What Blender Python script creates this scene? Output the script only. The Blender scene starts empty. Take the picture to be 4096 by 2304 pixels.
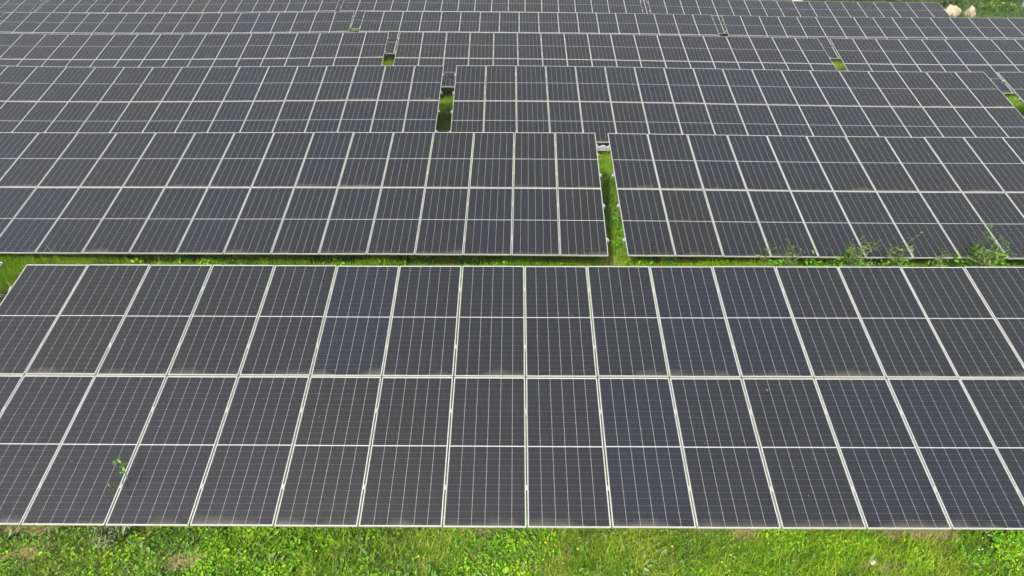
import bpy, bmesh, math, random
import numpy as np
from mathutils import Vector, Matrix

random.seed(7); rng = np.random.default_rng(11)
sc = bpy.context.scene
C = sc.collection

# ------------------------------------------------------------------ camera
CAMZ = 7.66
cam_d = bpy.data.cameras.new('camera'); cam = bpy.data.objects.new('camera', cam_d); C.objects.link(cam)
cam_d.sensor_width = 36.0; cam_d.lens = 19.838; cam_d.clip_start = 0.1; cam_d.clip_end = 3000
PITCH, YAW, ROLL = math.radians(33.216), math.radians(-0.025), math.radians(0.2065)
f0 = Vector((math.sin(YAW), math.cos(YAW), 0)); r0 = Vector((math.cos(YAW), -math.sin(YAW), 0)); u0 = Vector((0, 0, 1))
fw = math.cos(PITCH)*f0 - math.sin(PITCH)*u0; up = math.sin(PITCH)*f0 + math.cos(PITCH)*u0
rt = math.cos(ROLL)*r0 + math.sin(ROLL)*up; up2 = -math.sin(ROLL)*r0 + math.cos(ROLL)*up
cam.matrix_world = Matrix(((rt.x, up2.x, -fw.x, 0), (rt.y, up2.y, -fw.y, 0), (rt.z, up2.z, -fw.z, CAMZ), (0, 0, 0, 1)))
sc.camera = cam

# ------------------------------------------------------------------ world and sun
SUN_EL, SUN_AZ = math.radians(42), math.radians(24)          # azimuth measured from straight behind the camera towards -X
sun_dir = Vector((-math.sin(SUN_AZ)*math.cos(SUN_EL), -math.cos(SUN_AZ)*math.cos(SUN_EL), math.sin(SUN_EL)))
w = bpy.data.worlds.new('World'); sc.world = w; w.use_nodes = True
nt = w.node_tree; bg = nt.nodes['Background']
sky = nt.nodes.new('ShaderNodeTexSky'); sky.sky_type = 'NISHITA'; sky.sun_disc = False
sky.sun_elevation = SUN_EL; sky.sun_rotation = math.atan2(sun_dir.x, sun_dir.y)
sky.air_density = 0.55; sky.dust_density = 10.0; sky.ozone_density = 0.3
nt.links.new(sky.outputs[0], bg.inputs[0]); bg.inputs[1].default_value = 0.125
sd = bpy.data.lights.new('sun', 'SUN'); sd.energy = 3.1; sd.angle = math.radians(2.5); sd.color = (1.0, 0.98, 0.945)
sun = bpy.data.objects.new('sun', sd); C.objects.link(sun)
sun.rotation_euler = sun_dir.to_track_quat('Z', 'Y').to_euler(); sun.location = (0, -10, 40)
sc.view_settings.view_transform = 'Standard'; sc.view_settings.look = 'None'
sc.view_settings.exposure = 0.95; sc.view_settings.gamma = 1.0; sc.view_settings.use_curve_mapping = False

# ------------------------------------------------------------------ materials
def new_mat(name):
    m = bpy.data.materials.new(name); m.use_nodes = True
    t = m.node_tree; return m, t, t.nodes['Principled BSDF'], t.nodes, t.links
def math_node(N, L, op, a, b=None, clamp=False):
    n = N.new('ShaderNodeMath'); n.operation = op; n.use_clamp = clamp
    for i, v in enumerate((a, b)):
        if v is None: continue
        if isinstance(v, (int, float)): n.inputs[i].default_value = v
        else: L.new(v, n.inputs[i])
    return n.outputs[0]
def mix_col(N, L, f, a, b):
    n = N.new('ShaderNodeMix'); n.data_type = 'RGBA'
    for i, v in ((0, f), (6, a), (7, b)):
        if isinstance(v, (int, float)): n.inputs[i].default_value = v
        elif isinstance(v, tuple): n.inputs[i].default_value = (*v, 1)
        else: L.new(v, n.inputs[i])
    return n.outputs[2]
def noise(N, L, scale, detail=3, vec=None, rough=0.55):
    n = N.new('ShaderNodeTexNoise'); n.inputs['Scale'].default_value = scale; n.inputs['Detail'].default_value = detail
    n.inputs['Roughness'].default_value = rough
    if vec is not None: L.new(vec, n.inputs['Vector'])
    return n.outputs[0]
def ramp(N, L, f, lo, hi):
    n = N.new('ShaderNodeMapRange'); n.inputs[1].default_value = lo; n.inputs[2].default_value = hi
    L.new(f, n.inputs[0]); return n.outputs[0]

PW, PL, GAP = 1.134, 2.278, 0.020
PITCH_X = PW + GAP

def panel_coords(N, L):
    tc = N.new('ShaderNodeTexCoord'); oi = N.new('ShaderNodeObjectInfo')
    sep = N.new('ShaderNodeSeparateXYZ'); L.new(tc.outputs['Object'], sep.inputs[0])
    wn = N.new('ShaderNodeTexWhiteNoise'); wn.noise_dimensions = '3D'; L.new(oi.outputs['Location'], wn.inputs['Vector'])
    ad = N.new('ShaderNodeVectorMath'); ad.operation = 'ADD'; L.new(tc.outputs['Object'], ad.inputs[0])
    sc_ = N.new('ShaderNodeVectorMath'); sc_.operation = 'SCALE'; L.new(wn.outputs['Color'], sc_.inputs[0]); sc_.inputs['Scale'].default_value = 37.0
    L.new(sc_.outputs[0], ad.inputs[1])
    return sep, wn, ad.outputs[0]

def dust_factor(N, L, sep, vec):
    n1 = noise(N, L, 1.6, 4, vec); n2 = noise(N, L, 9.0, 3, vec)
    edge = math_node(N, L, 'SUBTRACT', 0.095, math_node(N, L, 'MULTIPLY', sep.outputs[1], 0.8))       # dirt washed to the lower lip
    reach = math_node(N, L, 'ADD', edge, math_node(N, L, 'MULTIPLY', math_node(N, L, 'SUBTRACT', n1, 0.56), 0.42))
    low = math_node(N, L, 'MULTIPLY', math_node(N, L, 'MULTIPLY', reach, 9.0, True), ramp(N, L, math_node(N, L, 'MULTIPLY', sep.outputs[1], -1), -0.22, -0.01))
    low = math_node(N, L, 'MULTIPLY', low, math_node(N, L, 'ADD', 0.35, math_node(N, L, 'MULTIPLY', n2, 0.5)))
    film = math_node(N, L, 'MULTIPLY', ramp(N, L, n1, -0.6, 1.2), 0.030)
    spots = math_node(N, L, 'MULTIPLY', ramp(N, L, noise(N, L, 16.0, 1, vec), 0.80, 0.83), 0.35)       # bird droppings and specks
    return math_node(N, L, 'ADD', math_node(N, L, 'MULTIPLY', low, 0.42), spots, True), film

def make_cell_mat():
    m, t, b, N, L = new_mat('silicon_cell')
    sep, wn, vec = panel_coords(N, L)
    oi = N.new('ShaderNodeObjectInfo')
    tint_drift = noise(N, L, 0.16, 2, oi.outputs['Location'])                       # cell tint drifts slowly towards blue with panel location
    tintf = math_node(N, L, 'ADD', math_node(N, L, 'MULTIPLY', wn.outputs['Value'], 0.55), ramp(N, L, tint_drift, 0.42, 0.72), True)
    base = mix_col(N, L, tintf, (0.0068, 0.0076, 0.0072), (0.0056, 0.0073, 0.0126))
    base = mix_col(N, L, math_node(N, L, 'MULTIPLY', noise(N, L, 0.9, 2, vec), 0.55), base, (0.0075, 0.0083, 0.0088))
    # thin silver busbars printed along each cell
    fx = math_node(N, L, 'FRACT', math_node(N, L, 'MULTIPLY', sep.outputs[0], 1/0.0181))
    bus = math_node(N, L, 'LESS_THAN', fx, 0.05)
    base = mix_col(N, L, math_node(N, L, 'MULTIPLY', bus, 0.18), base, (0.32, 0.33, 0.34))
    dirt, film = dust_factor(N, L, sep, vec)
    base = mix_col(N, L, film, base, (0.130, 0.165, 0.175))
    col = mix_col(N, L, dirt, base, (0.20, 0.195, 0.155))
    L.new(col, b.inputs['Base Color']); b.inputs['Roughness'].default_value = 0.18; b.inputs['IOR'].default_value = 1.5
    b.inputs['Sheen Weight'].default_value = 0.09; b.inputs['Sheen Roughness'].default_value = 0.5; b.inputs['Sheen Tint'].default_value = (0.9, 0.92, 0.86, 1)
    return m
def make_backsheet_mat():
    m, t, b, N, L = new_mat('white_backsheet')
    sep, wn, vec = panel_coords(N, L)
    col = mix_col(N, L, dust_factor(N, L, sep, vec)[0], (0.285, 0.305, 0.312), (0.18, 0.178, 0.145))
    L.new(col, b.inputs['Base Color']); b.inputs['Roughness'].default_value = 0.3
    return m
def make_frame_mat():
    m, t, b, N, L = new_mat('anodised_frame')
    sep, wn, vec = panel_coords(N, L)
    low = ramp(N, L, math_node(N, L, 'MULTIPLY', sep.outputs[1], -1), -0.06, -0.0)
    n = noise(N, L, 5, 4, vec)
    f = math_node(N, L, 'MULTIPLY', low, math_node(N, L, 'ADD', 0.1, math_node(N, L, 'MULTIPLY', n, 0.75)), True)
    col = mix_col(N, L, f, (0.292, 0.322, 0.312), (0.215, 0.20, 0.16))
    col = mix_col(N, L, math_node(N, L, 'MULTIPLY', noise(N, L, 30, 2, vec), 0.18), col, (0.24, 0.245, 0.235))
    L.new(col, b.inputs['Base Color']); b.inputs['Metallic'].default_value = 0.15; b.inputs['Roughness'].default_value = 0.42
    return m
def make_steel_mat(name, c0, c1, rough=0.45, metal=0.55):
    m, t, b, N, L = new_mat(name)
    tc = N.new('ShaderNodeTexCoord')
    n = noise(N, L, 14, 4, tc.outputs['Object'])
    L.new(mix_col(N, L, ramp(N, L, n, 0.3, 0.7), c0, c1), b.inputs['Base Color'])
    b.inputs['Metallic'].default_value = metal; b.inputs['Roughness'].default_value = rough
    return m
def make_plain(name, c, rough=0.6):
    m, t, b, N, L = new_mat(name)
    tc = N.new('ShaderNodeTexCoord'); n = noise(N, L, 8, 3, tc.outputs['Object'])
    L.new(mix_col(N, L, n, c, tuple(x*0.6 for x in c)), b.inputs['Base Color']); b.inputs['Roughness'].default_value = rough
    return m
def make_leaf_mat(name, stops, trans=0.35, rough=0.55, big=0.45):
    """colour follows a per-blade attribute plus slow drift over the ground"""
    m, t, b, N, L = new_mat(name)
    at = N.new('ShaderNodeAttribute'); at.attribute_name = 'tint'
    geo = N.new('ShaderNodeNewGeometry')
    n = noise(N, L, 1.1, 3, geo.outputs['Position'])
    f = math_node(N, L, 'ADD', math_node(N, L, 'MULTIPLY', at.outputs['Fac'], 1-big*0.5),
                  math_node(N, L, 'MULTIPLY', math_node(N, L, 'SUBTRACT', n, 0.45), big), True)
    cr = N.new('ShaderNodeValToRGB'); e = cr.color_ramp.elements
    while len(e) < len(stops): e.new(0.5)
    for el, (p, c) in zip(e, stops): el.position = p; el.color = (*c, 1)
    L.new(f, cr.inputs[0]); L.new(cr.outputs[0], b.inputs['Base Color'])
    b.inputs['Roughness'].default_value = rough; b.inputs['Specular IOR Level'].default_value = 0.3
    tr = N.new('ShaderNodeBsdfTranslucent'); L.new(cr.outputs[0], tr.inputs[0])
    mx = N.new('ShaderNodeMixShader'); mx.inputs[0].default_value = trans
    L.new(b.outputs[0], mx.inputs[1]); L.new(tr.outputs[0], mx.inputs[2])
    L.new(mx.outputs[0], N['Material Output'].inputs[0])
    return m
def make_ground_mat():
    m, t, b, N, L = new_mat('meadow_soil')
    geo = N.new('ShaderNodeNewGeometry'); pos = geo.outputs['Position']
    a = noise(N, L, 0.35, 4, pos); c = noise(N, L, 3.0, 5, pos, 0.65); d = noise(N, L, 24, 4, pos, 0.7)
    green = mix_col(N, L, ramp(N, L, c, 0.3, 0.7), (0.070, 0.150, 0.012), (0.110, 0.195, 0.018))
    soil = mix_col(N, L, ramp(N, L, d, 0.3, 0.7), (0.19, 0.145, 0.075), (0.28, 0.225, 0.125))
    f = ramp(N, L, math_node(N, L, 'ADD', math_node(N, L, 'MULTIPLY', c, 0.6), math_node(N, L, 'MULTIPLY', a, 0.4)), 0.50, 0.58)
    sat = N.new('ShaderNodeAttribute'); sat.attribute_name = 'soil'
    f = math_node(N, L, 'ADD', f, math_node(N, L, 'MULTIPLY', sat.outputs['Fac'], ramp(N, L, c, 0.2, 0.5)), True)
    col = mix_col(N, L, f, green, soil)
    col = mix_col(N, L, math_node(N, L, 'MULTIPLY', d, 0.4), col, (0.05, 0.06, 0.016))
    L.new(col, b.inputs['Base Color']); b.inputs['Roughness'].default_value = 0.95; b.inputs['Specular IOR Level'].default_value = 0.1
    bp = N.new('ShaderNodeBump'); bp.inputs['Strength'].default_value = 0.6; bp.inputs['Distance'].default_value = 0.03
    L.new(d, bp.inputs['Height']); L.new(bp.outputs[0], b.inputs['Normal'])
    return m

M = dict(
    cell=make_cell_mat(), sheet=make_backsheet_mat(), frame=make_frame_mat(),
    steel=make_steel_mat('galvanised_steel', (0.32, 0.33, 0.335), (0.23, 0.245, 0.25)),
    clamp=make_steel_mat('aluminium_clamp', (0.33, 0.345, 0.345), (0.27, 0.285, 0.28), 0.4, 0.3),
    cable=make_plain('black_cable', (0.012, 0.012, 0.013), 0.5),
    ground=make_ground_mat(),
    grass=make_leaf_mat('grass_blade', [(0.0, (0.055, 0.140, 0.010)), (0.30, (0.130, 0.270, 0.008)), (0.55, (0.255, 0.390, 0.014)), (0.76, (0.350, 0.410, 0.050)), (1.0, (0.38, 0.30, 0.14))]),
    herb=make_leaf_mat('herb_leaf', [(0.0, (0.036, 0.130, 0.010)), (0.4, (0.100, 0.285, 0.006)), (0.75, (0.205, 0.390, 0.008)), (1.0, (0.340, 0.420, 0.030))], 0.3),
    weed=make_leaf_mat('weed_leaf', [(0.0, (0.050, 0.115, 0.022)), (0.5, (0.100, 0.190, 0.035)), (1.0, (0.190, 0.225, 0.080))], 0.3),
    thistle=make_leaf_mat('thistle_leaf', [(0.0, (0.080, 0.135, 0.050)), (0.5, (0.150, 0.220, 0.090)), (1.0, (0.230, 0.260, 0.150))], 0.2),
    straw=make_leaf_mat('dry_straw', [(0.0, (0.22, 0.17, 0.09)), (0.6, (0.36, 0.29, 0.16)), (1.0, (0.30, 0.30, 0.12))], 0.2),
    bush=make_leaf_mat('bush_leaf', [(0.0, (0.022, 0.060, 0.012)), (0.5, (0.048, 0.110, 0.016)), (1.0, (0.090, 0.160, 0.022))], 0.3),
    bushlight=make_leaf_mat('pale_bush_leaf', [(0.0, (0.060, 0.120, 0.010)), (0.5, (0.120, 0.200, 0.014)), (1.0, (0.200, 0.270, 0.020))], 0.35),
    yellow=make_plain('yellow_petal', (0.75, 0.55, 0.02)), white=make_plain('white_petal', (0.75, 0.75, 0.72)),
    stem=make_plain('green_stem', (0.10, 0.13, 0.04)), bark=make_plain('bark', (0.12, 0.09, 0.06)),
    twig=make_plain('dry_twig', (0.17, 0.14, 0.12)),
    stone=make_plain('pale_limestone', (0.30, 0.26, 0.18), 0.9), pebble=make_plain('pebble', (0.55, 0.5, 0.42), 0.9),
    concrete=make_plain('concrete', (0.45, 0.45, 0.44), 0.9),
)

# ------------------------------------------------------------------ helpers
def link(o, parent=None):
    C.objects.link(o)
    if parent is not None: o.parent = parent
    return o
def mesh_from(name, verts, faces, mat):
    me = bpy.data.meshes.new(name); me.from_pydata([tuple(v) for v in verts], [], faces); me.materials.append(mat); me.update(); return me
def tag(o, label=None, cat=None, group=None, kind=None):
    if label: o['label'] = label
    if cat: o['category'] = cat
    if group: o['group'] = group
    if kind: o['kind'] = kind
    return o
class MB:
    def __init__(s): s.v = []; s.f = []
    def box(s, lo, hi, mat=None):
        n = len(s.v)
        for z in (lo[2], hi[2]):
            for x, y in ((lo[0], lo[1]), (hi[0], lo[1]), (hi[0], hi[1]), (lo[0], hi[1])):
                p = Vector((x, y, z)); s.v.append(mat @ p if mat else p)
        s.f += [(n+3, n+2, n+1, n), (n+4, n+5, n+6, n+7)] + [(n+i, n+(i+1) % 4, n+4+(i+1) % 4, n+4+i) for i in range(4)]
        return s
    def tube(s, pts, radii, k=6):
        n0 = len(s.v); pts = [Vector(p) for p in pts]
        for i, p in enumerate(pts):
            d = (pts[min(i+1, len(pts)-1)] - pts[max(i-1, 0)]).normalized()
            a = d.orthogonal().normalized(); b = d.cross(a)
            r = radii[i] if hasattr(radii, '__len__') else radii
            for j in range(k):
                t = 2*math.pi*j/k; s.v.append(p + a*(r*math.cos(t)) + b*(r*math.sin(t)))
        for i in range(len(pts)-1):
            for j in range(k):
                s.f.append((n0+i*k+j, n0+i*k+(j+1) % k, n0+(i+1)*k+(j+1) % k, n0+(i+1)*k+j))
        s.f.append(tuple(n0+j for j in reversed(range(k)))); s.f.append(tuple(n0+(len(pts)-1)*k+j for j in range(k)))
        return s
    def ribbon(s, secs):
        """closed 4-point sections joined to a bar"""
        n0 = len(s.v)
        for q in secs: s.v += q
        for i in range(len(secs)-1):
            for j in range(4):
                s.f.append((n0+i*4+j, n0+i*4+(j+1) % 4, n0+i*4+4+(j+1) % 4, n0+i*4+4+j))
        s.f.append((n0+3, n0+2, n0+1, n0)); e = n0+4*(len(secs)-1); s.f.append((e, e+1, e+2, e+3))
        return s
    def mesh(s, name, mat):
        me = mesh_from(name, s.v, s.f, mat)
        bm = bmesh.new(); bm.from_mesh(me); bmesh.ops.recalc_face_normals(bm, faces=bm.faces); bm.to_mesh(me); bm.free()
        return me
    def build(s, name, mat, parent=None):
        return link(bpy.data.objects.new(name, s.mesh(name, mat)), parent)

# ------------------------------------------------------------------ ground
ROWS_Y = [-40, 4.0, 6.8, 14.0, 21.2, 28.3, 35.5, 43.0, 50.0, 58, 80, 140, 400, 2500]
ROWS_Z = [-0.6, 0.0, 0.05, 0.36, 0.62, 0.66, 0.72, 0.85, 1.0, 1.15, 2.6, 6.5, 12, 30]
def gz(x, y):
    z = np.interp(y, ROWS_Y, ROWS_Z)
    return z + 0.035*np.sin(x*0.9+y*0.7)*np.cos(y*1.3-x*0.4) + 0.02*np.sin(x*2.7+1.3)*np.sin(y*3.1)
def axis(dense_lo, dense_hi, step, far):
    a = list(np.arange(dense_lo, dense_hi+1e-6, step)); d = step; lo = dense_lo; hi = dense_hi
    while hi < far:
        d *= 1.5; hi += d; lo -= d; a.append(hi); a.insert(0, lo)
    return np.array(a)
gx = axis(-36, 48, 0.6, 2300); gy = axis(-2, 72, 0.4, 2400)
gx = np.unique(np.concatenate([gx, np.arange(-9, 9, 0.12)])); gy = np.unique(np.concatenate([gy, np.arange(4.05, 5.5, 0.06)]))
XX, YY = np.meshgrid(gx, gy); ZZ = gz(XX, np.clip(YY, -40, 2500))
nx, ny = len(gx), len(gy)
gv = np.stack([XX, YY, ZZ], -1).reshape(-1, 3)
gf = [(j*nx+i, j*nx+i+1, (j+1)*nx+i+1, (j+1)*nx+i) for j in range(ny-1) for i in range(nx-1)]
BARE = [(5.95, 5.05, 0.55, 0.16, .88), (6.35, 5.0, .4, .12, .8), (-4.62, 4.55, 0.32, 0.14, .85), (3.46, 5.03, 0.22, 0.14, .8), (-7.25, 5.02, 0.45, 0.12, .85), (5.3, 4.5, 0.35, 0.12, .75),
        (-6.95, 4.6, .3, .1, .7), (2.9, 5.1, .3, .08, .6), (-0.35, 5.05, .25, .07, .6), (4.6, 5.1, .3, .07, .6), (6.9, 4.55, .3, .1, .6), (-2.9, 5.08, .4, .07, .6), (1.2, 4.95, .2, .06, .5)]
gm = mesh_from('ground', gv, gf, M['ground'])
soil = np.zeros(len(gv))
for cx, cy, rx, ry, st in BARE:
    d = ((gv[:, 0]-cx)/rx)**2+((gv[:, 1]-cy)/ry)**2; soil = np.maximum(soil, np.clip(1.5-d, 0, 1)*st)
sa = gm.attributes.new('soil', 'FLOAT', 'POINT'); sa.data.foreach_set('value', soil.astype(np.float32))
for p in gm.polygons: p.use_smooth = True
tag(link(bpy.data.objects.new('ground', gm)), kind='structure')

# ------------------------------------------------------------------ solar panel meshes (panel frame: x along row, y up the slope, z out)
FT = 0.035; RIM = 0.010
def ring_mesh():
    v = []; f = []
    for z in (0, FT):
        for a, b in ((0, 0), (PW, 0), (PW, PL), (0, PL)): v.append((a, b, z))
        for a, b in ((RIM, RIM), (PW-RIM, RIM), (PW-RIM, PL-RIM), (RIM, PL-RIM)): v.append((a, b, z))
    for i in range(4):
        j = (i+1) % 4
        f += [(8+i, 8+j, 12+j, 12+i), (i, 4+i, 4+j, j), (i, j, 8+j, 8+i), (4+j, 4+i, 12+i, 12+j)]
    return mesh_from('frame', v, f, M['frame'])
LAM_Z = 0.0325
lam_mesh = MB().box((RIM-0.001, RIM-0.001, 0.027), (PW-RIM+0.001, PL-RIM+0.001, LAM_Z)).mesh('solar_panel', M['sheet'])
frame_mesh = ring_mesh()
MX, MY, CG, MID = 0.0165, 0.019, 0.0032, 0.0145
CW = (PW-2*MX-5*CG)/6; CH_ = (PL-2*MY-MID)/2; RG = 0.0007; CH = (CH_-11*RG)/12
def string_boxes(mb, col, half):
    x = MX+col*(CW+CG); y0 = MY+half*(CH_+MID)
    for r in range(12):
        y = y0+r*(CH+RG); n = len(mb.v); c = 0.0035; z0, z1 = LAM_Z-0.0003, LAM_Z+0.0006
        ring = ((x+c, y), (x+CW-c, y), (x+CW, y+c), (x+CW, y+CH-c), (x+CW-c, y+CH), (x+c, y+CH), (x, y+CH-c), (x, y+c))   # pseudo-square cell with clipped corners
        for z in (z0, z1):
            for a, b in ring: mb.v.append((a, b, z))
        mb.f.append(tuple(n+8+i for i in range(8)))
        mb.f += [(n+i, n+(i+1) % 8, n+8+(i+1) % 8, n+8+i) for i in range(8)]
string_meshes = []
for half in range(2):
    for col in range(6):
        mb = MB(); string_boxes(mb, col, half); string_meshes.append(mesh_from('cell_string', mb.v, mb.f, M['cell']))
mb = MB()
for half in range(2):
    for col in range(6): string_boxes(mb, col, half)
layer_mesh = mesh_from('cell_layer', mb.v, mb.f, M['cell'])
clamp_mesh = MB().box((-0.019, -0.034, FT-0.001), (0.019, 0.034, FT+0.005)).box((-0.008, -0.034, 0.0), (0.008, 0.034, FT)).box((-0.007, -0.007, FT+0.004), (0.007, 0.007, FT+0.011)).mesh('clamp', M['clamp'])
endclamp_mesh = MB().box((-0.008, -0.03, FT-0.001), (0.022, 0.03, FT+0.005)).box((0.006, -0.03, -0.01), (0.022, 0.03, FT)).box((0.002, -0.045, -0.012), (0.05, 0.045, 0.002)).box((0.022, -0.012, 0.0), (0.046, 0.012, 0.018)).mesh('end_clamp', M['clamp'])

TILT = math.radians(20); CT, ST = math.cos(TILT), math.sin(TILT)
PURLINS = (0.535, 1.70, 2.85, 4.03)

class Table:
    """geometry of one rack: column k runs from boundary k to k+1"""
    def __init__(s, p, k0, cent, n=18): s.p = p; s.k0 = k0; s.cent = cent; s.n = n
    def base(s, k):
        x, y, z, a, b, c, yw = s.p
        kk = min(max(k, s.cent-10.5), s.cent+10.5); u = (kk-s.cent)/9.0
        return Vector((x+k*PITCH_X, y+yw*u, z+CAMZ+a*u+b*u*u+c*u**3))
    def mat(s, k):
        """frame at boundary k"""
        d = (s.base(k+0.5)-s.base(k-0.5)).normalized(); return s._m(s.base(k), d)
    def colmat(s, k):
        a = s.base(k); b = s.base(k+1); return s._m(a, (b-a).normalized())
    def _m(s, o, ex):
        es = Vector((0, CT, ST)); es = (es - ex*es.dot(ex)).normalized(); n = ex.cross(es)
        return Matrix(((ex.x, es.x, n.x, o.x), (ex.y, es.y, n.y, o.y), (ex.z, es.z, n.z, o.z), (0, 0, 0, 1)))

def solar_table(tb, label, split=None, clamps=True, group='rows of tilted solar arrays'):
    k0, n = tb.k0, tb.n
    c = tb.base(k0+n/2) + Vector((0, 2.15, 0)); c.z = float(gz(c.x, c.y))
    root = link(bpy.data.objects.new('solar_array', None)); root.location = c; root.empty_display_size = 0.5
    tag(root, label, 'solar array', group)
    inv = Matrix.Translation(-c)
    for i in range(n):
        cm = inv @ tb.colmat(k0+i)
        for j in range(2):
            jig = Matrix.Rotation(random.gauss(0, 0.0011), 4, 'X') @ Matrix.Rotation(random.gauss(0, 0.0014), 4, 'Y') @ Matrix.Rotation(random.gauss(0, 0.0006), 4, 'Z')
            m = cm @ Matrix.Translation((GAP/2+random.uniform(-.0015, .0015), j*(PL+GAP)+random.uniform(-.003, .003), random.uniform(-.001, .001))) @ jig
            pan = link(bpy.data.objects.new('solar_panel', lam_mesh), root); pan.matrix_local = m
            link(bpy.data.objects.new('frame', frame_mesh), pan)
            if split and split[0] <= k0+i < split[1]:
                for sm in string_meshes: link(bpy.data.objects.new('cell_string', sm), pan)
            else: link(bpy.data.objects.new('cell_layer', layer_mesh), pan)
    # clamps
    stuff = MB()
    for i in range(n+1):
        mm = inv @ tb.mat(k0+i)
        for s_ in PURLINS:
            m = mm @ Matrix.Translation((0, s_, 0))
            if i == 0: m = mm @ Matrix.Translation((0.010, s_, 0)) @ Matrix.Diagonal((-1, 1, 1, 1))
            if i == n: m = mm @ Matrix.Translation((-0.010, s_, 0))
            me = clamp_mesh if 0 < i < n else endclamp_mesh
            if clamps:
                o = link(bpy.data.objects.new('clamp', me), root); o.matrix_local = m
            else:
                n0 = len(stuff.v); stuff.v += [m @ v.co for v in me.vertices]; stuff.f += [tuple(n0+q for q in p.vertices) for p in me.polygons]
    if not clamps: tag(stuff.build('clamp', M['clamp'], root), kind='stuff')
    # purlins
    for s_ in PURLINS:
        secs = []
        for i in range(n+1):
            m = inv @ tb.mat(k0+i); e = -0.055 if i == 0 else (0.055 if i == n else 0)
            secs.append([m @ Vector((e, s_+a, b)) for a, b in ((-0.025, -0.004), (0.025, -0.004), (0.025, -0.085), (-0.025, -0.085))])
        MB().ribbon(secs).build('purlin', M['steel'], root)
    # rafters and posts
    for q in range(6):
        k = k0 + n*(q+0.5)/6; m = inv @ tb.mat(k)
        MB().box((-0.03, 0.25, -0.20), (0.03, 4.32, -0.083), m).build('rafter', M['steel'], root)
        for s_ in (0.95, 3.55):
            p = m @ Vector((0.0, s_, -0.16)); wp = p + c
            g = float(gz(wp.x, wp.y)) - c.z - 0.35
            MB().box((p.x+0.031, p.y-0.05, g), (p.x+0.085, p.y+0.05, p.z+0.02)).box((p.x+0.085, p.y-0.05, g), (p.x+0.089, p.y+0.05, p.z+0.02)).build('post', M['steel'], root)
    return root

FIT = {
 '1': [-9.016, 4.651, -6.962, 0.036, 0.014, 0.002, -0.03],
 '2L': [2.289, 11.807, -6.797, 0.118, 0.011, -0.043, -0.187], '2R': [2.751, 11.858, -6.873, -0.031, 0.169, 0.077, 0.147],
 '3L': [-2.73, 19.253, -6.573, 0.083, 0.105, -0.111, 0.032], '3R': [-2.169, 18.955, -6.502, -0.171, 0.001, 0.068, 0.088],
 '4L': [-6.215, 26.575, -6.538, 0.081, 0.084, -0.051, 0.12], '4R': [-5.518, 26.02, -6.384, -0.153, -0.033, 0.018, 0.162],
 '4S': [15.982, 26.476, -6.614, 0.11, 0.001, -0.076, -0.298],
 '5L': [-9.649, 33.771, -6.508, 0.034, 0.081, -0.012, 0.174], '5R': [-8.892, 33.089, -6.301, -0.051, -0.033, -0.013, -0.005],
 '5S': [12.725, 33.875, -6.609, 0.038, 0.031, -0.046, -0.327],
 '6L': [-12.275, 40.858, -6.322, 0.097, 0.061, -0.006, -0.006], '6R': [-11.921, 40.492, -6.152, -0.041, -0.041, -0.003, -0.124],
 '6S': [9.487, 40.743, -6.471, -0.103, 0.066, -0.003, -0.122],
}
TB = {}
for t, p in FIT.items():
    left = t in ('2L', '3L', '4L', '5L', '6L'); TB[t] = Table(p, -18 if left else 0, -9 if left else 9)
def beside(src, side, gap, dz=0.0):
    """neighbour rack continuing a row past its end"""
    b = TB[src]; e = b.base(b.k0 if side < 0 else b.k0+b.n)
    k0 = -18 if side < 0 else 0
    return Table([e.x+side*gap, e.y, e.z-CAMZ+dz, 0, 0, 0, 0], k0, -9 if side < 0 else 9)
TB['1K'] = beside('1', -1, 0.39, 0.05)
TB['3S'] = beside('3R', 1, 0.50, 0.0)
TB['5K'] = beside('5L', -1, 0.50); TB['6K'] = beside('6L', -1, 0.45)
TB['7R'] = Table([21.85, 47.75, -6.18, -0.05, 0, 0, 0], -18, -9); TB['7L'] = beside('7R', -1, 0.5) if False else Table([0.6, 47.75, -6.10, 0, 0, 0, 0], -18, -9)
TB['7K'] = Table([-20.65, 47.75, -6.15, 0, 0, 0, 0], -18, -9)

LABELS = {
 '1': 'front row solar array standing over the weedy grass verge, two panels deep',
 '1K': 'front row solar array past the gap crossed by a pair of black cables',
 '2L': 'second row solar array with only short grass along its lower edge',
 '2R': 'second row solar array with tall weeds growing along its lower edge',
 '3L': 'third row solar array behind the second row array that has no weeds',
 '3R': 'third row solar array between the two grassy gaps of its row',
 '3S': 'third row solar array past the grassy gap where a support post shows',
 '4L': 'fourth row solar array right behind the third row array that ends its row',
 '4R': 'fourth row solar array between the two small grassy gaps of its row',
 '4S': 'fourth row solar array reaching past the end of the third row middle array',
 '5L': 'fifth row solar array on the far side of the dark gap from the boulders',
 '5R': 'fifth row solar array between two dark narrow gaps of its row',
 '5S': 'fifth row solar array with pale boulders showing above its top edge',
 '5K': 'fifth row solar array at the end farthest from the boulders',
 '6L': 'sixth row solar array with a gap on either end, farther from the boulders',
 '6R': 'sixth row solar array in the middle of its row',
 '6S': 'sixth row solar array ending beside the pale boulders',
 '6K': 'sixth row solar array at the row end farthest from the boulders',
 '7R': 'rearmost row solar array ending short of the green bank',
 '7L': 'rearmost row solar array glimpsed through the gap of the sixth row',
 '7K': 'rearmost row solar array farthest from the green bank',
}
for t in LABELS:
    split = {'1': (1, 14), '2L': (-13, 0), '2R': (0, 11)}.get(t)
    solar_table(TB[t], LABELS[t], split, clamps=t in ('1', '2L', '2R', '3L', '3R'))

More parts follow.
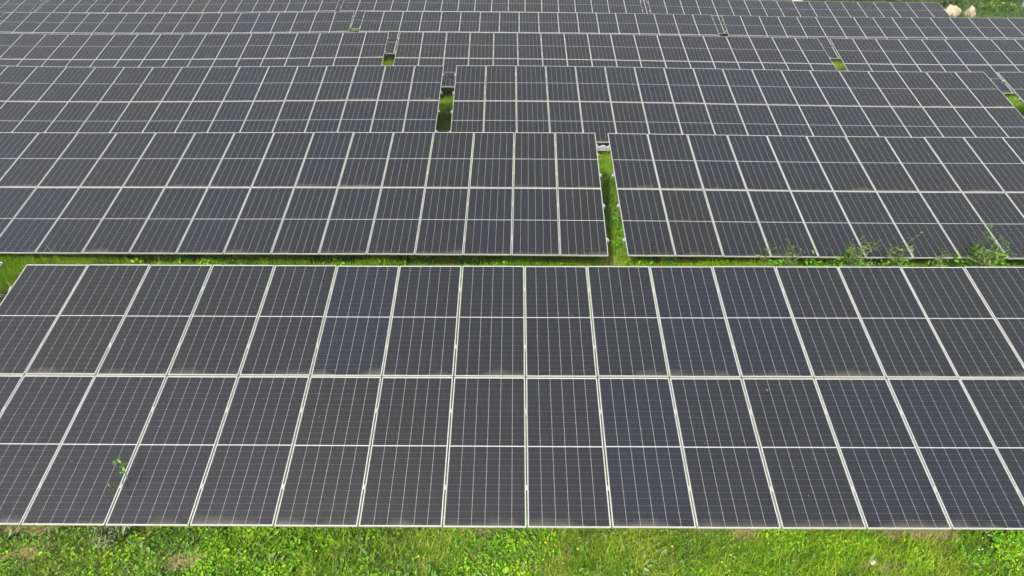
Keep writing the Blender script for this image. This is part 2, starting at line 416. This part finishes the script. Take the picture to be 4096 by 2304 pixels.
# ------------------------------------------------------------------ beam and cables in the gaps
def at(tb, k, s, n=0.0, dx=0.0): return tb.mat(k) @ Vector((dx, s, n))
a = at(TB['2L'], 0, 4.03, 0, 0.03); b = at(TB['2R'], 0, 4.03, 0, -0.03)
ex = (b-a).normalized(); es = Vector((0, CT, ST)); es = (es-ex*es.dot(ex)).normalized(); nn = ex.cross(es)
mt = Matrix(((ex.x, es.x, nn.x, a.x), (ex.y, es.y, nn.y, a.y), (ex.z, es.z, nn.z, a.z), (0, 0, 0, 1))); Lb = (b-a).length
br = link(bpy.data.objects.new('splice_beam', None)); br.location = a
tag(br, 'galvanised beam with a square fitting bridging the gap of the second row', 'beam')
inv = Matrix.Translation(-a)
MB().box((-0.05, -0.075, -0.075), (Lb+0.05, 0.03, -0.012), inv @ mt).build('channel', M['steel'], br)
MB().box((-0.05, -0.1, -0.078), (Lb+0.05, -0.075, -0.05), inv @ mt).build('flange', M['clamp'], br)
h = Lb/2
MB().box((h-0.09, -0.055, -0.013), (h+0.09, 0.012, 0.012), inv @ mt).box((h-0.05, -0.04, 0.011), (h+0.05, 0.03, 0.03), inv @ mt).box((h-0.12, -0.03, -0.013), (h-0.09, 0.0, 0.004), inv @ mt).box((h+0.09, -0.03, -0.013), (h+0.12, 0.0, 0.004), inv @ mt).build('fitting', M['clamp'], br)
for q in (0.25, 0.75):
    MB().tube([mt @ Vector((Lb*q+0.045*math.cos(t), 0.05+0.03*math.sin(t), -0.02)) - a for t in np.linspace(0, 2*math.pi, 14)], 0.009, 5).build('cable_loop', M['cable'], br)

def cable(p0, p1, sag, label, r=0.011, n=1, wob=0.0):
    o = link(bpy.data.objects.new('cable', None)); o.location = p0; tag(o, label, 'cable', 'cables hanging across the gaps')
    for q in range(n):
        pts = []
        for t in np.linspace(0, 1, 12):
            v = p0.lerp(p1, t) - p0; v.z -= sag*4*t*(1-t)*(1+0.8*q); v.y += wob*q*math.sin(t*math.pi*1.0); v.z += 0.02*math.sin(t*9+q)
            pts.append(v)
        MB().tube(pts, r, 6).build('strand', M['cable'], o)
for lt, rtb, k, lab in (('3L', '3R', 0, 'black cable hanging across the gap of the third row'), ('4L', '4R', 0, 'black cable hanging across the fourth row gap beside fresh grass'),
                        ('5L', '5R', 0, 'black cable hanging across the fifth row gap over a dark hollow'), ('6L', '6R', 0, 'black cable hanging across the narrow gap of the sixth row')):
    cable(at(TB[lt], 0, 4.03, -0.03, -0.02), at(TB[rtb], 0, 4.03, -0.03, 0.02), 0.05, lab, 0.012, 2, 0.05)
for l_, r_, lab in (('3R', '3S', 'black cable hanging across the third row gap beside the support post'), ('4R', '4S', 'black cable hanging across the fourth row gap toward the boulders'),
                    ('5R', '5S', 'black cable hanging across the fifth row gap toward the boulders')):
    cable(at(TB[l_], 18, 4.03, -0.03, -0.02), at(TB[r_], 0, 4.03, -0.03, 0.02), 0.05, lab, 0.012, 2, 0.05)
cable(at(TB['1K'], 0, 3.92, -0.05, -0.02), at(TB['1'], 0, 3.92, -0.05, 0.02), 0.03, 'pair of thick black cables crossing the front row gap above grass', 0.012, 2, 0.09)

# ------------------------------------------------------------------ vegetation as real blades and leaves
def attr_tint(me, vals):
    at_ = me.attributes.new('tint', 'FLOAT', 'POINT'); at_.data.foreach_set('value', np.ascontiguousarray(vals, dtype=np.float32))
def mesh_np(name, V, quads, tris, tint, mat):
    me = bpy.data.meshes.new(name); nv = len(V)
    me.vertices.add(nv); me.vertices.foreach_set('co', V.astype(np.float32).ravel())
    loops = np.concatenate([quads.ravel(), tris.ravel()]).astype(np.int32)
    me.loops.add(len(loops)); me.loops.foreach_set('vertex_index', loops)
    tot = np.concatenate([np.full(len(quads), 4), np.full(len(tris), 3)]).astype(np.int32)
    st = np.concatenate([[0], np.cumsum(tot)[:-1]]).astype(np.int32)
    me.polygons.add(len(tot)); me.polygons.foreach_set('loop_start', st); me.polygons.foreach_set('loop_total', tot)
    me.update(calc_edges=True); attr_tint(me, tint); me.materials.append(mat); return me
def blades(P, h, wd, tint, lean=0.35, base_z=None):
    """bent tapering blades: 5 vertices each"""
    n = len(P); az = rng.uniform(0, 2*np.pi, n); sd_ = np.stack([np.cos(az), np.sin(az), np.zeros(n)], 1)
    la = rng.uniform(0, 2*np.pi, n); ln = np.abs(rng.normal(0, lean, n))
    ld = np.stack([np.cos(la), np.sin(la), np.zeros(n)], 1); upv = np.array([0, 0, 1.0])
    h = h[:, None]; wd = wd[:, None]; ln = ln[:, None]
    mid = P + upv*h*0.55 + ld*h*ln*0.35; tip = P + upv*h*(1-0.25*np.minimum(ln, 1.5)) + ld*h*ln*1.05
    V = np.stack([P-sd_*wd*0.5, P+sd_*wd*0.5, mid+sd_*wd*0.4, mid-sd_*wd*0.4, tip], 1).reshape(-1, 3)
    i = np.arange(n)*5
    return V, np.stack([i, i+1, i+2, i+3], 1), np.stack([i+3, i+2, i+4], 1), np.repeat(tint, 5)
def leaves(P, size, tint, tilt=0.6, asp=0.75):
    """folded rounded leaves: 6 vertices, two quads"""
    n = len(P); az = rng.uniform(0, 2*np.pi, n); tl = rng.normal(0.25, tilt, n)
    fwd = np.stack([np.cos(az)*np.cos(tl), np.sin(az)*np.cos(tl), np.sin(tl)], 1)
    side = np.stack([-np.sin(az), np.cos(az), rng.normal(0, 0.35, n)], 1); side /= np.linalg.norm(side, axis=1)[:, None]
    nr = np.cross(fwd, side); s = size[:, None]; w_ = s*asp*0.5
    a_ = P; t_ = P+fwd*s - nr*s*0.12
    l1 = P+fwd*s*0.35+side*w_+nr*s*0.12; l2 = P+fwd*s*0.8+side*w_*0.75+nr*s*0.08
    r1 = P+fwd*s*0.35-side*w_+nr*s*0.12; r2 = P+fwd*s*0.8-side*w_*0.75+nr*s*0.08
    V = np.stack([a_, l1, l2, t_, r2, r1], 1).reshape(-1, 3); i = np.arange(n)*6
    return V, np.concatenate([np.stack([i, i+3, i+2, i+1], 1), np.stack([i, i+5, i+4, i+3], 1)]), np.zeros((0, 3), int), np.repeat(tint, 6)
def vnoise(x, y, s, seed):
    r = np.random.default_rng(seed); g = r.random((64, 64)); u = (x*s) % 64; v = (y*s) % 64
    i = u.astype(int); j = v.astype(int); fu = u-i; fv = v-j; fu = fu*fu*(3-2*fu); fv = fv*fv*(3-2*fv)
    i1 = (i+1) % 64; j1 = (j+1) % 64; i %= 64; j %= 64
    return (g[i, j]*(1-fu)+g[i1, j]*fu)*(1-fv)+(g[i, j1]*(1-fu)+g[i1, j1]*fu)*fv
def scatter(rects, bare=()):
    out = []
    for x0, x1, y0, y1, dens in rects:
        n = int((x1-x0)*(y1-y0)*dens); out.append(np.stack([rng.uniform(x0, x1, n), rng.uniform(y0, y1, n)], 1))
    p = np.concatenate(out); keep = np.ones(len(p), bool)
    for cx, cy, rx, ry, st in bare:
        d = ((p[:, 0]-cx)/rx)**2+((p[:, 1]-cy)/ry)**2+ (vnoise(p[:, 0], p[:, 1], 6.0, 5)-0.5)*1.2
        keep &= ~((d < 1) & (rng.random(len(p)) < st))
    return p[keep]
def put3(p): return np.stack([p[:, 0], p[:, 1], gz(p[:, 0], p[:, 1])-0.01], 1)

# short grass in front of the first row
p = scatter([(-8.6, 8.6, 4.0, 5.7, 4300), (-14, 14, 2.6, 4.0, 1700), (-14, 14, 1.0, 2.6, 1000), (-14, -8.6, 4.0, 5.7, 1500), (8.6, 14, 4.0, 5.7, 1500), (-11, 12, 5.7, 7.4, 350)], BARE)
zone = np.clip(vnoise(p[:, 0], p[:, 1], 0.8, 3)*1.15-0.08 + np.clip((p[:, 0]-1)*0.05, -.15, .15), 0, 1)
p = p[rng.random(len(p)) < np.clip(0.15+0.95*zone, 0, 1)]; n = len(p)
zone = vnoise(p[:, 0], p[:, 1], 0.8, 3)
hh = rng.gamma(4, 1/4, n)*(0.055+0.10*zone); tint = np.clip(0.26+0.50*vnoise(p[:, 0], p[:, 1], 2.1, 9)+rng.normal(0, .20, n), 0, 1)
V, Q, T3, tn = blades(put3(p), hh, rng.uniform(.004, .010, n), tint, 0.55)
tag(link(bpy.data.objects.new('grass', mesh_np('grass', V, Q, T3, tn, M['grass']))), 'short bright green grass on the verge before the front row', 'grass', kind='stuff')
# clover and other broad leaves on the verge
p = scatter([(-8.6, 8.6, 4.0, 5.6, 5200)], BARE[:9])
zn = vnoise(p[:, 0]+20, p[:, 1]+7, 0.75, 21); bias = np.where(p[:, 0] < -3, 0.34, 0) + np.where(p[:, 0] > 6.4, 0.42, 0) + np.where((p[:, 0] > -3) & (p[:, 0] < 0.3), 0.16, 0)
p = p[rng.random(len(p)) < np.clip((zn+bias-0.42)*2.2, 0.05, 1)]; n = len(p)
z = put3(p); cl = vnoise(p[:, 0], p[:, 1], 5.0, 33); z[:, 2] += rng.uniform(0.01, 0.07, n)+0.09*cl**2
V, Q, T3, tn = leaves(z, rng.gamma(4, 1/4, n)*0.026, np.clip(0.22+0.6*cl+rng.normal(0, .22, n), 0, 1), 0.6, 0.66)
tag(link(bpy.data.objects.new('ground_cover', mesh_np('ground_cover', V, Q, T3, tn, M['herb']))), 'broad leaved clover and herbs on the verge before the front row', 'ground cover', kind='stuff')
p = scatter([(-8.6, 8.6, 4.0, 5.5, 480)], BARE[:9])
zn = vnoise(p[:, 0]+31, p[:, 1]+3, 1.3, 71); p = p[rng.random(len(p)) < np.clip((zn-0.45)*3, 0.03, 1)]; n = len(p)
z = put3(p); cl = vnoise(p[:, 0], p[:, 1], 4.0, 73); z[:, 2] += rng.uniform(0.02, 0.09, n)+0.07*cl
V, Q, T3, tn = leaves(z, rng.gamma(5, 1/5, n)*0.05, np.clip(0.15+0.7*cl+rng.normal(0, .22, n), 0, 1), 0.6, 0.5)
tag(link(bpy.data.objects.new('ground_cover', mesh_np('ground_cover', V, Q, T3, tn, M['weed']))), 'duller olive green broadleaf weeds scattered through the verge grass', 'ground cover', kind='stuff')
# straw on the bare patches
pp = [np.stack([rng.uniform(-8.3, 8.3, 5200), rng.uniform(4.2, 5.4, 5200)], 1)]+[np.stack([rng.normal(cx, rx*.75, int(rx*ry*5200)), rng.normal(cy, ry*.8, int(rx*ry*5200))], 1) for cx, cy, rx, ry, st in BARE]
p = np.concatenate(pp); n = len(p)
V, Q, T3, tn = blades(put3(p), rng.uniform(.04, .16, n), rng.uniform(.003, .006, n), rng.random(n), 1.2)
tag(link(bpy.data.objects.new('dry_straw', mesh_np('dry_straw', V, Q, T3, tn, M['straw']))), 'flattened dry straw on bare patches of the verge', 'straw', kind='stuff')

# taller grass between and beneath the rows
rects = [(-15, 15, 11.5, 12.25, 2600), (-15, 15, 12.25, 13.6, 700), (-15, 15, 9.4, 11.4, 250), (-15, 15, 13.6, 15.0, 300), (1.9, 4.2, 13.6, 19.6, 1300), (-13, -8.5, 5.0, 12.0, 700),
         (-4.6, -1.4, 19.0, 28, 900), (-8.8, -4.4, 26.5, 35, 700), (14.6, 20.2, 26.5, 35, 600), (17.5, 25, 18.6, 28, 700), (-13.5, -7.8, 34, 42, 350), (11, 16.5, 34, 42, 350)]
p = scatter(rects)
zone = vnoise(p[:, 0], p[:, 1], 0.9, 41); p = p[rng.random(len(p)) < np.clip(0.12+1.7*(zone-0.2), 0.1, 1)]; n = len(p); zone = vnoise(p[:, 0], p[:, 1], 0.9, 41)
hh = rng.gamma(6, 1/6, n)*(0.12+0.22*zone)
tint = np.clip(0.25+0.35*vnoise(p[:, 0], p[:, 1], 1.3, 43)+rng.normal(0, .15, n), 0, 1)
V, Q, T3, tn = blades(put3(p), hh, rng.uniform(.006, .014, n), tint, 0.4)
tag(link(bpy.data.objects.new('grass', mesh_np('grass', V, Q, T3, tn, M['grass']))), 'taller green grass growing between and beneath the rows', 'grass', kind='stuff')
p = scatter([(-15, 15, 11.6, 12.4, 1100), (-15, 15, 12.4, 13.5, 300), (1.9, 4.0, 13.6, 19, 300)])
zn = vnoise(p[:, 0]+3, p[:, 1]+9, 0.9, 51); p = p[rng.random(len(p)) < np.clip((zn-0.38)*2.6+np.where(p[:, 0] > 5, .3, 0), 0.02, 1)]; n = len(p)
z = put3(p); cl = vnoise(p[:, 0], p[:, 1], 3.0, 53); z[:, 2] += rng.uniform(.02, .10, n)+0.22*cl**2
V, Q, T3, tn = leaves(z, rng.gamma(5, 1/5, n)*0.06, np.clip(0.1+0.6*cl+rng.normal(0, .17, n), 0, 1), 0.55, 0.7)
tag(link(bpy.data.objects.new('ground_cover', mesh_np('ground_cover', V, Q, T3, tn, M['herb']))), 'leafy herbs on the strip between the first and second rows', 'ground cover', kind='stuff')

# ------------------------------------------------------------------ single plants
def plant(name, x, y, h, spread, label, cat, n_stems=4, n_leaf=240, mat='weed', leaf=0.05, low=0.25, group=None, stem='stem', side=5, asp=0.42, seed=0, lean=(0, 0), tight=1.0):
    r = np.random.default_rng(1000+seed); g = float(gz(x, y))
    root = link(bpy.data.objects.new(name, None)); root.location = (x, y, g); tag(root, label, cat, group)
    mb = MB(); pts = []
    for q in range(n_stems):
        a = r.uniform(0, 2*np.pi); rr = spread*np.sqrt(r.random()); hh = h*(1 if q == 0 else r.uniform(.45, .95))
        tip = Vector((rr*math.cos(a)+lean[0]*hh, rr*math.sin(a)*0.7+lean[1]*hh, hh)); bs = Vector((rr*.15*math.cos(a), rr*.15*math.sin(a), -0.04))
        path = [bs.lerp(tip, t)+Vector((0, 0, 0.10*hh*math.sin(t*math.pi)))+Vector((r.normal(0, .012), r.normal(0, .012), 0))*min(1, hh) for t in np.linspace(0, 1, 6)]
        mb.tube(path, [0.008*max(.5, h), .007*max(.5, h), .006*max(.5, h), .005*max(.5, h), .004*max(.5, h), .002], 5)
        for t in np.linspace(low, 1.0, max(2, n_leaf//(n_stems*4))):
            i = min(4, int(t*5)); c0 = path[i].lerp(path[i+1], t*5-i)
            sp = (0.11*h*(1.15-t)+0.02)*tight
            for _ in range(4): pts.append((c0.x+r.normal(0, sp), c0.y+r.normal(0, sp), c0.z+r.normal(0, sp*.5)))
        for b_ in range(side):
            t = r.uniform(.3, .9); i = min(4, int(t*5)); c0 = path[i].lerp(path[i+1], t*5-i); a2 = r.uniform(0, 2*np.pi); ll = h*r.uniform(.1, .25)
            e = c0+Vector((math.cos(a2)*ll, math.sin(a2)*ll, ll*.7)); mb.tube([c0, c0.lerp(e, .5)+Vector((0, 0, -.01)), e], [.004, .003, .0015], 4)
            for _ in range(6): v = c0.lerp(e, r.uniform(.3, 1.05)); pts.append((v.x+r.normal(0, .015), v.y+r.normal(0, .015), v.z+r.normal(0, .015)))
    mb.build('stem', M[stem], root)
    P_ = np.array(pts); P_[:, 2] = np.maximum(P_[:, 2], 0.01); n = len(P_)
    V, Q, T3, tn = leaves(P_, r.gamma(6, 1/6, n)*leaf, np.clip(r.normal(.5, .22, n), 0, 1), 0.6, asp)
    link(bpy.data.objects.new('foliage', mesh_np('foliage', V, Q, T3, tn, M[mat])), root)
    return root
WG = 'weeds between the first and second rows'
plant('weed', 5.98, 11.55, 1.05, .14, 'slender weed with two thin stems beside a panel joint of the second row', 'weed', 2, 26, leaf=.05, seed=1, group=WG)
plant('weed', 6.55, 11.55, 1.10, .26, 'sparse weed with several thin browned tips before the second row', 'weed', 4, 50, leaf=.045, seed=2, group=WG)
plant('weed', 8.10, 11.50, 1.20, .42, 'wide brownish weed with thin branching tips before the second row', 'weed', 7, 170, leaf=.048, seed=3, group=WG, side=8)
plant('weed', 9.02, 11.50, 1.25, .30, 'upright green weed with a leafy top before the second row', 'weed', 5, 240, leaf=.06, seed=4, group=WG)
plant('weed', 10.05, 11.6, 0.75, .30, 'low leafy weed between the upright weed and the tallest weed', 'weed', 5, 190, leaf=.06, seed=5, group=WG)
plant('weed', 11.15, 11.50, 1.50, .34, 'tallest bushy weed rising past the panel middle line of the second row', 'weed', 8, 420, leaf=.055, seed=6, group=WG, side=8)
for i, (x, y, h, s_) in enumerate([(3.3, 12.15, .55, .25), (4.0, 12.2, .5, .2), (5.0, 12.1, .6, .3), (7.4, 12.0, .65, .35), (8.6, 12.0, .7, .35), (7.9, 11.9, .75, .35), (9.2, 11.9, .7, .35), (11.0, 11.9, .8, .45), (11.7, 11.9, .75, .4), (6.5, 12.0, .6, .3), (10.4, 12.1, .5, .3), (-4.3, 12.3, .45, .25), (-8.3, 12.3, .5, .3), (-6.2, 12.4, .4, .3), (-2.4, 12.4, .4, .25), (1.1, 12.3, .4, .2), (-10.4, 12.4, .4, .25)]):
    plant('herb_clump', x, y, h, s_, ('knee high leafy herb clump among the tall weeds behind the front row' if x > 2.8 else 'knee high leafy herb clump in the short grass strip behind the front row'), 'herb', 7, 260, mat='herb', leaf=.07, low=.1, seed=20+i, group='herb clumps between the first and second rows', asp=.55)
plant('herb_sprig', -5.45, 5.26, 1.24, .02, 'small green sprig poking up through the joint between two front row panels', 'plant', 1, 20, mat='herb', leaf=.044, low=.8, seed=60, side=1, asp=.6, lean=(-.05, 0), tight=.5)
plant('thistle', -5.72, 4.83, .42, .34, 'grey green thistle with dry twigs on the verge below the front row', 'thistle', 9, 240, mat='thistle', leaf=.055, low=.15, stem='twig', seed=61, asp=.35)
plant('herb_clump', -3.2, 4.78, .22, .22, 'low herb clump on the verge beside a bare earth patch', 'herb', 8, 220, mat='herb', leaf=.04, low=.1, seed=62)
plant('herb_clump', 7.15, 4.95, .3, .35, 'bright bushy clover clump with tiny white flowers at the verge end', 'herb', 12, 520, mat='herb', leaf=.045, low=.1, seed=63, asp=.8)
# small flowers on the verge
def flower(x, y, h, r_, mat, label, group):
    g = float(gz(x, y)); root = link(bpy.data.objects.new('flower', None)); root.location = (x, y, g); tag(root, label, 'flower', group)
    MB().tube([(0, 0, -.02), (.004, .003, h*.5), (0, 0, h)], .002, 4).build('stem', M['stem'], root)
    mb = MB(); k = 8; mb.v = [Vector((0, 0, h+.002))]+[Vector((r_*(1 if i % 2 else .6)*math.cos(i*math.pi/k), r_*(1 if i % 2 else .6)*math.sin(i*math.pi/k), h+.006)) for i in range(2*k)]
    mb.f = [(0, 1+i, 1+(i+1) % (2*k)) for i in range(2*k)]; mb.mesh; mb.build('petals', M[mat], root)
for x, y in [(0.49, 4.78), (0.95, 4.70), (-2.75, 4.62), (3.1, 4.6), (-1.3, 4.55), (2.3, 4.72)]:
    flower(x, y, .15, .016, 'yellow', 'small yellow flower in the verge grass', 'yellow flowers on the verge')
for i in range(14):
    flower(rng.uniform(6.6, 7.4), rng.uniform(4.6, 5.05), .2, .010, 'white', 'tiny white flower over the bright clover clump', 'white flowers on the verge')
def rock(name, x, y, size, mat, label, cat, seed, group=None, sub=3, sink=0.25):
    r = np.random.default_rng(seed); bm = bmesh.new(); bmesh.ops.create_icosphere(bm, subdivisions=sub, radius=1)
    ks = [(Vector(r.normal(0, 1, 3)).normalized(), r.uniform(.5, .85)) for _ in range(16)]
    for v in bm.verts:
        for d, c in ks:
            q = v.co.dot(d)
            if q > c: v.co -= d*(q-c)*0.9
        v.co *= 1+0.06*math.sin(v.co.x*7+seed)*math.cos(v.co.y*6+v.co.z*5)+r.normal(0, .022)
        v.co = Vector((v.co.x*size[0], v.co.y*size[1], v.co.z*size[2]))
    me = bpy.data.meshes.new(name); bm.to_mesh(me); bm.free(); me.materials.append(M[mat])
    o = link(bpy.data.objects.new(name, me)); o.location = (x, y, float(gz(x, y))+size[2]*(1-sink)); return tag(o, label, cat, group)
rock('stone', 5.13, 4.58, (.05, .04, .05), 'pebble', 'small pale stone half sunk in the verge grass', 'stone', 3)
rock('stone', 6.6, 4.82, (.025, .03, .02), 'pebble', 'tiny pale stone by the clover clump', 'stone', 4)
# ------------------------------------------------------------------ bank beyond the rows
rock('boulder', 34.95, 50.2, (.62, .8, .78), 'stone', 'tall pale boulder nearest the end of the sixth row', 'boulder', 11, 'boulders by the sixth row', 3, .45)
rock('boulder', 35.75, 50.6, (.7, .7, .62), 'stone', 'rounded pale boulder in the middle of three', 'boulder', 12, 'boulders by the sixth row', 3, .45)
rock('boulder', 36.75, 50.2, (.5, .55, .68), 'stone', 'low small pale boulder at the end of three', 'boulder', 13, 'boulders by the sixth row', 3, .45)
rock('boulder', 25.1, 55.5, (.6, .5, .55), 'stone', 'low pale rock behind the top edge of the sixth row', 'boulder', 14)
def shrub(x, y, h, rx, mat, label, seed, group, nleaf=2600, leaf=.16):
    r = np.random.default_rng(seed); g = float(gz(x, y)); root = link(bpy.data.objects.new('shrub', None)); root.location = (x, y, g); tag(root, label, 'shrub', group)
    mb = MB(); cl = []
    for q in range(9):
        a = r.uniform(0, 2*np.pi); rr = rx*np.sqrt(r.random())*.75; e = Vector((rr*math.cos(a), rr*math.sin(a), h*r.uniform(.35, .85)))
        mb.tube([(0, 0, -.1), e*.4+Vector((0, 0, h*.08)), e], [.05, .035, .012], 5); cl.append((e, rx*r.uniform(.28, .5)))
        cl.append((Vector((e.x*1.2, e.y*1.2, e.z*.45)), rx*r.uniform(.25, .42)))
    mb.build('trunk', M['bark'], root); k = nleaf//len(cl); P_ = []; tn_ = []
    for c_, q in cl:
        d = r.normal(0, 1, (k, 3)); d /= np.linalg.norm(d, axis=1)[:, None]; d *= (q*r.random(k)**.4)[:, None]; P_.append(np.array(c_)+d*[1, 1, .8]); tn_.append(np.clip(r.normal(r.uniform(.3, .7), .18, k), 0, 1))
    P_ = np.concatenate(P_); P_[:, 2] = np.maximum(P_[:, 2], .05); n = len(P_)
    V, Q, T3, t_ = leaves(P_, r.gamma(6, 1/6, n)*leaf, np.concatenate(tn_), .7, .6)
    link(bpy.data.objects.new('crown', mesh_np('crown', V, Q, T3, t_, M[mat])), root)
LD = 'dark green dense shrub on the bank beyond the last row'; LP = 'yellowish bright green shrub on the bank near the metal post'
for i, (x, y, h, rx, kind) in enumerate([(43.6, 60.5, 2.6, 2.0, 1), (45.8, 58.5, 2.2, 1.6, 1), (41.2, 59.5, 1.5, 1.4, 1), (47.8, 62, 3, 2, 1),
        (38.5, 62, 1.8, 1.9, 0), (35.5, 63, 1.8, 2.0, 0), (32.5, 62.5, 1.6, 1.9, 0), (29.5, 63, 1.7, 2.0, 0), (26.2, 62.0, 1.7, 2.0, 0), (23.5, 64, 1.6, 1.9, 0),
        (37.0, 66.5, 2.2, 2.3, 0), (33.5, 67.5, 2.2, 2.4, 0), (30.0, 67.5, 2.0, 2.3, 0), (26.0, 67.5, 2.2, 2.3, 0), (40.5, 66, 2.4, 2.3, 0), (44.5, 67, 3, 2.5, 0), (49, 67, 3, 2.4, 0), (52.5, 64, 3, 2.4, 0), (22, 69, 2.2, 2.2, 0),
        (39.2, 55.5, .8, 1.0, 1), (31.5, 57.5, .8, 1.2, 0), (28.0, 57.5, .7, 1.1, 0), (35.2, 57.0, .9, 1.3, 0), (42.5, 56.0, .9, 1.0, 1), (40.2, 53.2, .6, .9, 1), (37.8, 54.6, .7, 1.1, 0), (42.0, 53.4, .5, .8, 1), (33.2, 55.0, .8, 1.2, 0), (26.2, 56.8, .7, 1.1, 0), (29.8, 55.6, .7, 1.1, 0), (24.0, 57.2, .7, 1.1, 0), (36.6, 59.2, 1.3, 1.5, 0), (33.6, 59.4, 1.2, 1.5, 0), (30.2, 59.6, 1.2, 1.5, 0), (39.4, 58.0, 1.2, 1.3, 1)]):
    shrub(x, y, h, rx, 'bushlight' if kind else 'bush', (LP if h > 1 else 'low yellowish shrub at the foot of the bank near the metal post') if kind else ('low dark shrub at the foot of the bank behind the sixth row' if h < 1 else LD if y < 65.5 else 'tall dark shrub high on the bank behind the other shrubs'), 200+i, 'bright shrubs on the bank' if kind else 'dark shrubs on the bank')
p = scatter([(20, 56, 47, 72, 75)]); n = len(p)
V, Q, T3, tn = blades(put3(p), rng.gamma(6, 1/6, n)*.38, rng.uniform(.03, .07, n), np.clip(rng.normal(.4, .2, n), 0, 1), .5)
tag(link(bpy.data.objects.new('grass', mesh_np('grass', V, Q, T3, tn, M['bush']))), 'rough tall grass on the bank beyond the last row', 'grass', kind='stuff')
# steel post with raking brace at the edge of the bank
fx, fy = 43.8, 54.0; g = float(gz(fx, fy))
fp = link(bpy.data.objects.new('fence_post', None)); fp.location = (fx, fy, g); tag(fp, 'grey galvanised post with slanting brace beside the bright shrubs', 'post')
MB().box((-.06, -.06, -.3), (.06, .06, 2.6)).build('upright', M['clamp'], fp)
MB().tube([(1.25, 0, -.2), (.04, 0, 2.35)], .055, 8).build('brace', M['clamp'], fp)
MB().box((-.1, -.35, -.2), (.75, -.07, .1)).build('footing', M['concrete'], fp)

# ------------------------------------------------------------------ thin summer haze over the field
hz, ht, hb, hn, hl = new_mat('thin_haze')
hn.remove(hb); pv = hn.new('ShaderNodeVolumePrincipled'); pv.inputs['Color'].default_value = (0.93, 0.95, 0.95, 1); pv.inputs['Density'].default_value = 0.0005
hl.new(pv.outputs[0], hn['Material Output'].inputs['Volume'])
tag(MB().box((-2450, -2450, -4), (2450, 2600, 40)).build('haze', hz), kind='stuff')
